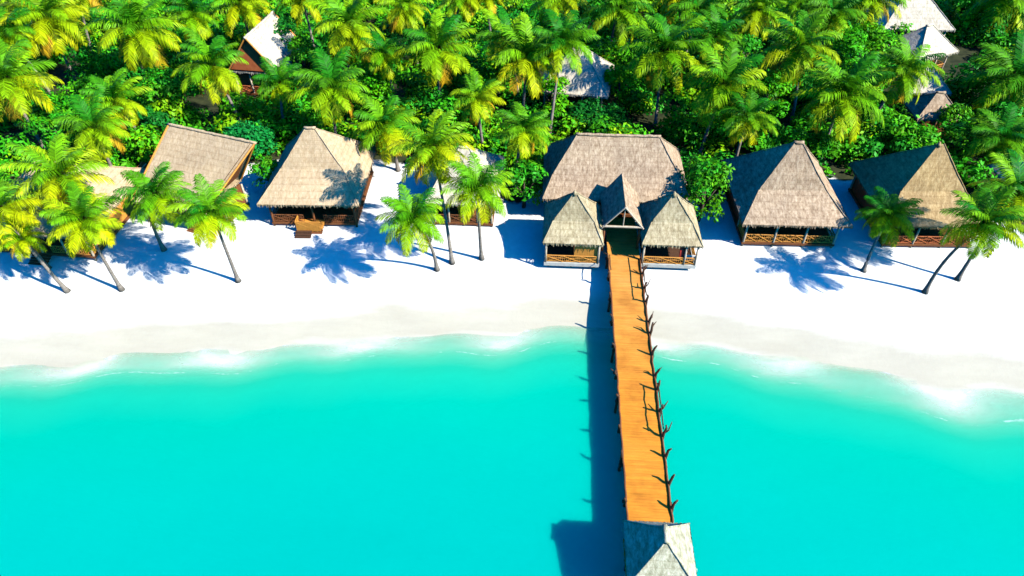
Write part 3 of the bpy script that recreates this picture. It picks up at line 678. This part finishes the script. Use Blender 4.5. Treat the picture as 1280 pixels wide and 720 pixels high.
def leaf_cloud(blobs, per_m2, size, rs, cols, flat=.75):
    "blobs: (x,y,z,rx,ry,rz); leaf quads through the outer shell of every blob"
    Vs = []; Cs = []
    for (x, y, z, rx, ry, rz) in blobs:
        nleaf = int(per_m2 * (rx * ry + rx * rz) * 3); u = rs.normal(size=(nleaf, 3)); u /= np.linalg.norm(u, axis=1)[:, None]
        u[:, 2] = np.where(u[:, 2] < -.25, -u[:, 2], u[:, 2])
        lump = 1 + .22 * np.sin(u[:, 0] * 5 + x) * np.sin(u[:, 1] * 6 + y) + .12 * np.sin(u[:, 2] * 9 + x * 2)
        rr = (rs.uniform(.72, 1.06, nleaf) * lump)[:, None]
        c = np.array([x, y, z]) + u * np.array([rx, ry, rz]) * rr
        nn = u + rs.normal(scale=.5, size=(nleaf, 3)); nn[:, 2] += .35; nn /= np.linalg.norm(nn, axis=1)[:, None]
        t = np.cross(nn, rs.normal(size=(nleaf, 3))); t /= np.linalg.norm(t, axis=1)[:, None]; b = np.cross(nn, t)
        s = (size * rs.uniform(.6, 1.35, nleaf))[:, None]
        q = np.stack([c - t * s, c - b * s * .5 + t * s * .1, c + t * s, c + b * s * .5 - t * s * .1], 1)
        Vs.append(q.reshape(-1, 3))
        base = cols[rs.randint(len(cols))]; col = np.array(base)[None, :] * rs.uniform(.55, 1.35, (nleaf, 1)) * np.array([1, 1, 1])
        yl = rs.uniform(size=nleaf) < .12; col[yl] = col[yl] * np.array([1.9, 1.25, .9])
        Cs.append(col)
    V = np.concatenate(Vs); C = np.concatenate(Cs); F = np.arange(len(V)).reshape(-1, 4); return V, F, C
GREENS = [(.05, .42, .008), (.09, .46, .006), (.015, .26, .012), (.20, .50, .004), (.03, .34, .02), (.07, .42, .008)]
rs = np.random.RandomState(11); blobs = []
for k in range(7500):
    y = 62 + rs.uniform() ** .8 * 88; x = rs.uniform(-1, 1) * (25 + y * .78)
    if y < fedge(x) + rs.uniform(-1.5, 1.5): continue
    if any(((x - a) / c) ** 2 + ((y - b) / d) ** 2 < 1 for a, b, c, d in FOOT): continue
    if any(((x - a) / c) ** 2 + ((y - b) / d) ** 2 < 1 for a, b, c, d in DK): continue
    g = nz(x * .5, y * .5) + rs.uniform(-.8, .8)
    if g < -1.3: continue
    near = y < fedge(x) + 3
    r = rs.uniform(.8, 1.7) if near else rs.uniform(1.0, 2.2)
    blobs.append((x, y, .7 + rs.uniform(.0, 1.4) * r * (1.7 if g > .3 else .8), r, r * rs.uniform(.8, 1.2), r * rs.uniform(.6, .95)))
V, F, C = leaf_cloud(blobs, 9, .30, rs, GREENS)
me = npmesh('undergrowth', V, F, C, M['leaf']); o = bpy.data.objects.new('undergrowth', me); COL.objects.link(o)
tag(o, 'dense mixed green undergrowth filling the ground between the palms', 'undergrowth', kind='stuff')
def tree(px_, py_, r_px, zc, cols, label, base=None, tall=1.0, seed=0, name='broadleaf_tree', cat='tree'):
    top = at(px_, py_, zc); dist = (top - Vector((0, 0, CAM_H))).dot(_F); rad = r_px * dist / FPX
    r2 = np.random.RandomState(900 + seed)
    t = tag(empty(name, (top.x, top.y, G)), label, cat, 'broadleaf trees among the palms')
    h = zc - G; bl = []
    for k in range(16):
        a = r2.uniform(0, 6.28); q = math.sqrt(r2.uniform(0, 1)) * rad * .72; rr = rad * r2.uniform(.26, .46)
        bl.append((math.cos(a) * q, math.sin(a) * q, h + (1 - (q / rad) ** 2) * rad * .55 * tall - rad * .25 + r2.uniform(-.3, .3) * tall, rr, rr, rr * .8))
    for k in range(int(6 * tall)):
        a = r2.uniform(0, 6.28); q = rad * .7; rr = rad * .34; bl.append((math.cos(a) * q, math.sin(a) * q, h * r2.uniform(.35, .85), rr, rr, rr))
    V, F, C = leaf_cloud(bl, 13, .24, r2, cols)
    c = bpy.data.objects.new('crown', npmesh('crown', V, F, C, M['leaf'])); COL.objects.link(c); c.parent = t
    tb = MB(); tb.tube([(0, 0, -.2), (.1, .05, h * .45), (0, 0, h * .9)], [.22, .17, .08], 8)
    for k in range(5):
        a = k * 1.26 + .3; tb.tube([(0.05, 0, h * .4 + k * .1), (math.cos(a) * rad * .35, math.sin(a) * rad * .35, h * .75), (math.cos(a) * rad * .6, math.sin(a) * rad * .6, h)], [.1, .07, .03], 6)
    tb.build('trunk', M['bark_brown'], t, True); return t
BR = [(.06, .44, .005), (.12, .46, .004)]; MD = [(.03, .32, .01), (.08, .36, .006)]; DKG = [(.01, .18, .02), (.02, .22, .012)]
TR = [(376, 66, 26, 6, MD, 'green tree right of the terracotta hut half covering its pale roof', 1.2),
 (690, 112, 22, 5, BR, 'small bright tree at the left corner of the pale hip roof behind the hall', 1.2),
 (1192, 150, 24, 4.5, MD, 'small green tree before the lowest of the stacked pale roofs', 1.2),
 (883, 232, 33, 5.5, MD, 'tall leafy green tree pressed against the right side of the main hall', 1.9),
 (1085, 58, 42, 8, BR, 'round bright green tree left of the highest pale roof', 1.0),
 (1075, 95, 30, 7, BR, 'lower bright bushy crown below the round bright tree at upper right', 1.0),
 (310, 172, 34, 4, [(.01, .27, .05)], 'blue green rounded bush behind the angled tan hut', .8),
 (335, 215, 22, 3.5, MD, 'small bush squeezed between the angled hut and the pale steep hut', 1.2),
 (442, 188, 26, 4, BR, 'bright bush behind the right slope of the pale steep hut', .8),
 (655, 225, 28, 4.5, MD, 'leafy tree in the gap left of the main hall', 1.6),
 (745, 145, 38, 3.6, DKG, 'flat dark green bush below the pale hip roof behind the hall', .6),
 (775, 100, 24, 5, BR, 'bright bush right of the pale hip roof', 1.0),
 (350, 38, 32, 7, DKG, 'fine leaved green tree right of the terracotta hut at the top', 1.0),
 (468, 100, 34, 6, BR, 'light green bushy tree between three palms left of centre', 1.0),
 (210, 110, 36, 6, MD, 'green tree between the bright palm and the angled tan roof', 1.0),
 (498, 45, 30, 6, DKG, 'dark tree between the broad palms left of top centre', 1.0),
 (962, 110, 28, 6, BR, 'bright tree behind the left of the standalone hut', 1.2),
 (925, 60, 26, 7, MD, 'green tree between the dark hearted palm and the palm over the hut', 1.0),
 (1150, 172, 30, 4.5, BR, 'bright low bush behind the apex of the golden hut', .8),
 (1205, 172, 30, 4.5, MD, 'low green bush right of the golden hut apex below the small roofs', .8),
 (1025, 180, 26, 4, MD, 'green bush between the two right hut roofs', .8),
 (60, 150, 32, 4.5, MD, 'green bush above the left hut roofs', .8),
 (190, 150, 26, 4.5, DKG, 'dark bush at the back left of the angled tan roof', .8),
 (730, 20, 26, 7, DKG, 'dark green tree between palms at the top right of centre', 1.0),
 (590, 95, 26, 6, MD, 'green tree in front of the broad palm left of centre', 1.0),
]
for i, (a, b, r_, z, c, lb, tl) in enumerate(TR): tree(a, b, r_, z, c, lb, tall=tl, seed=i)
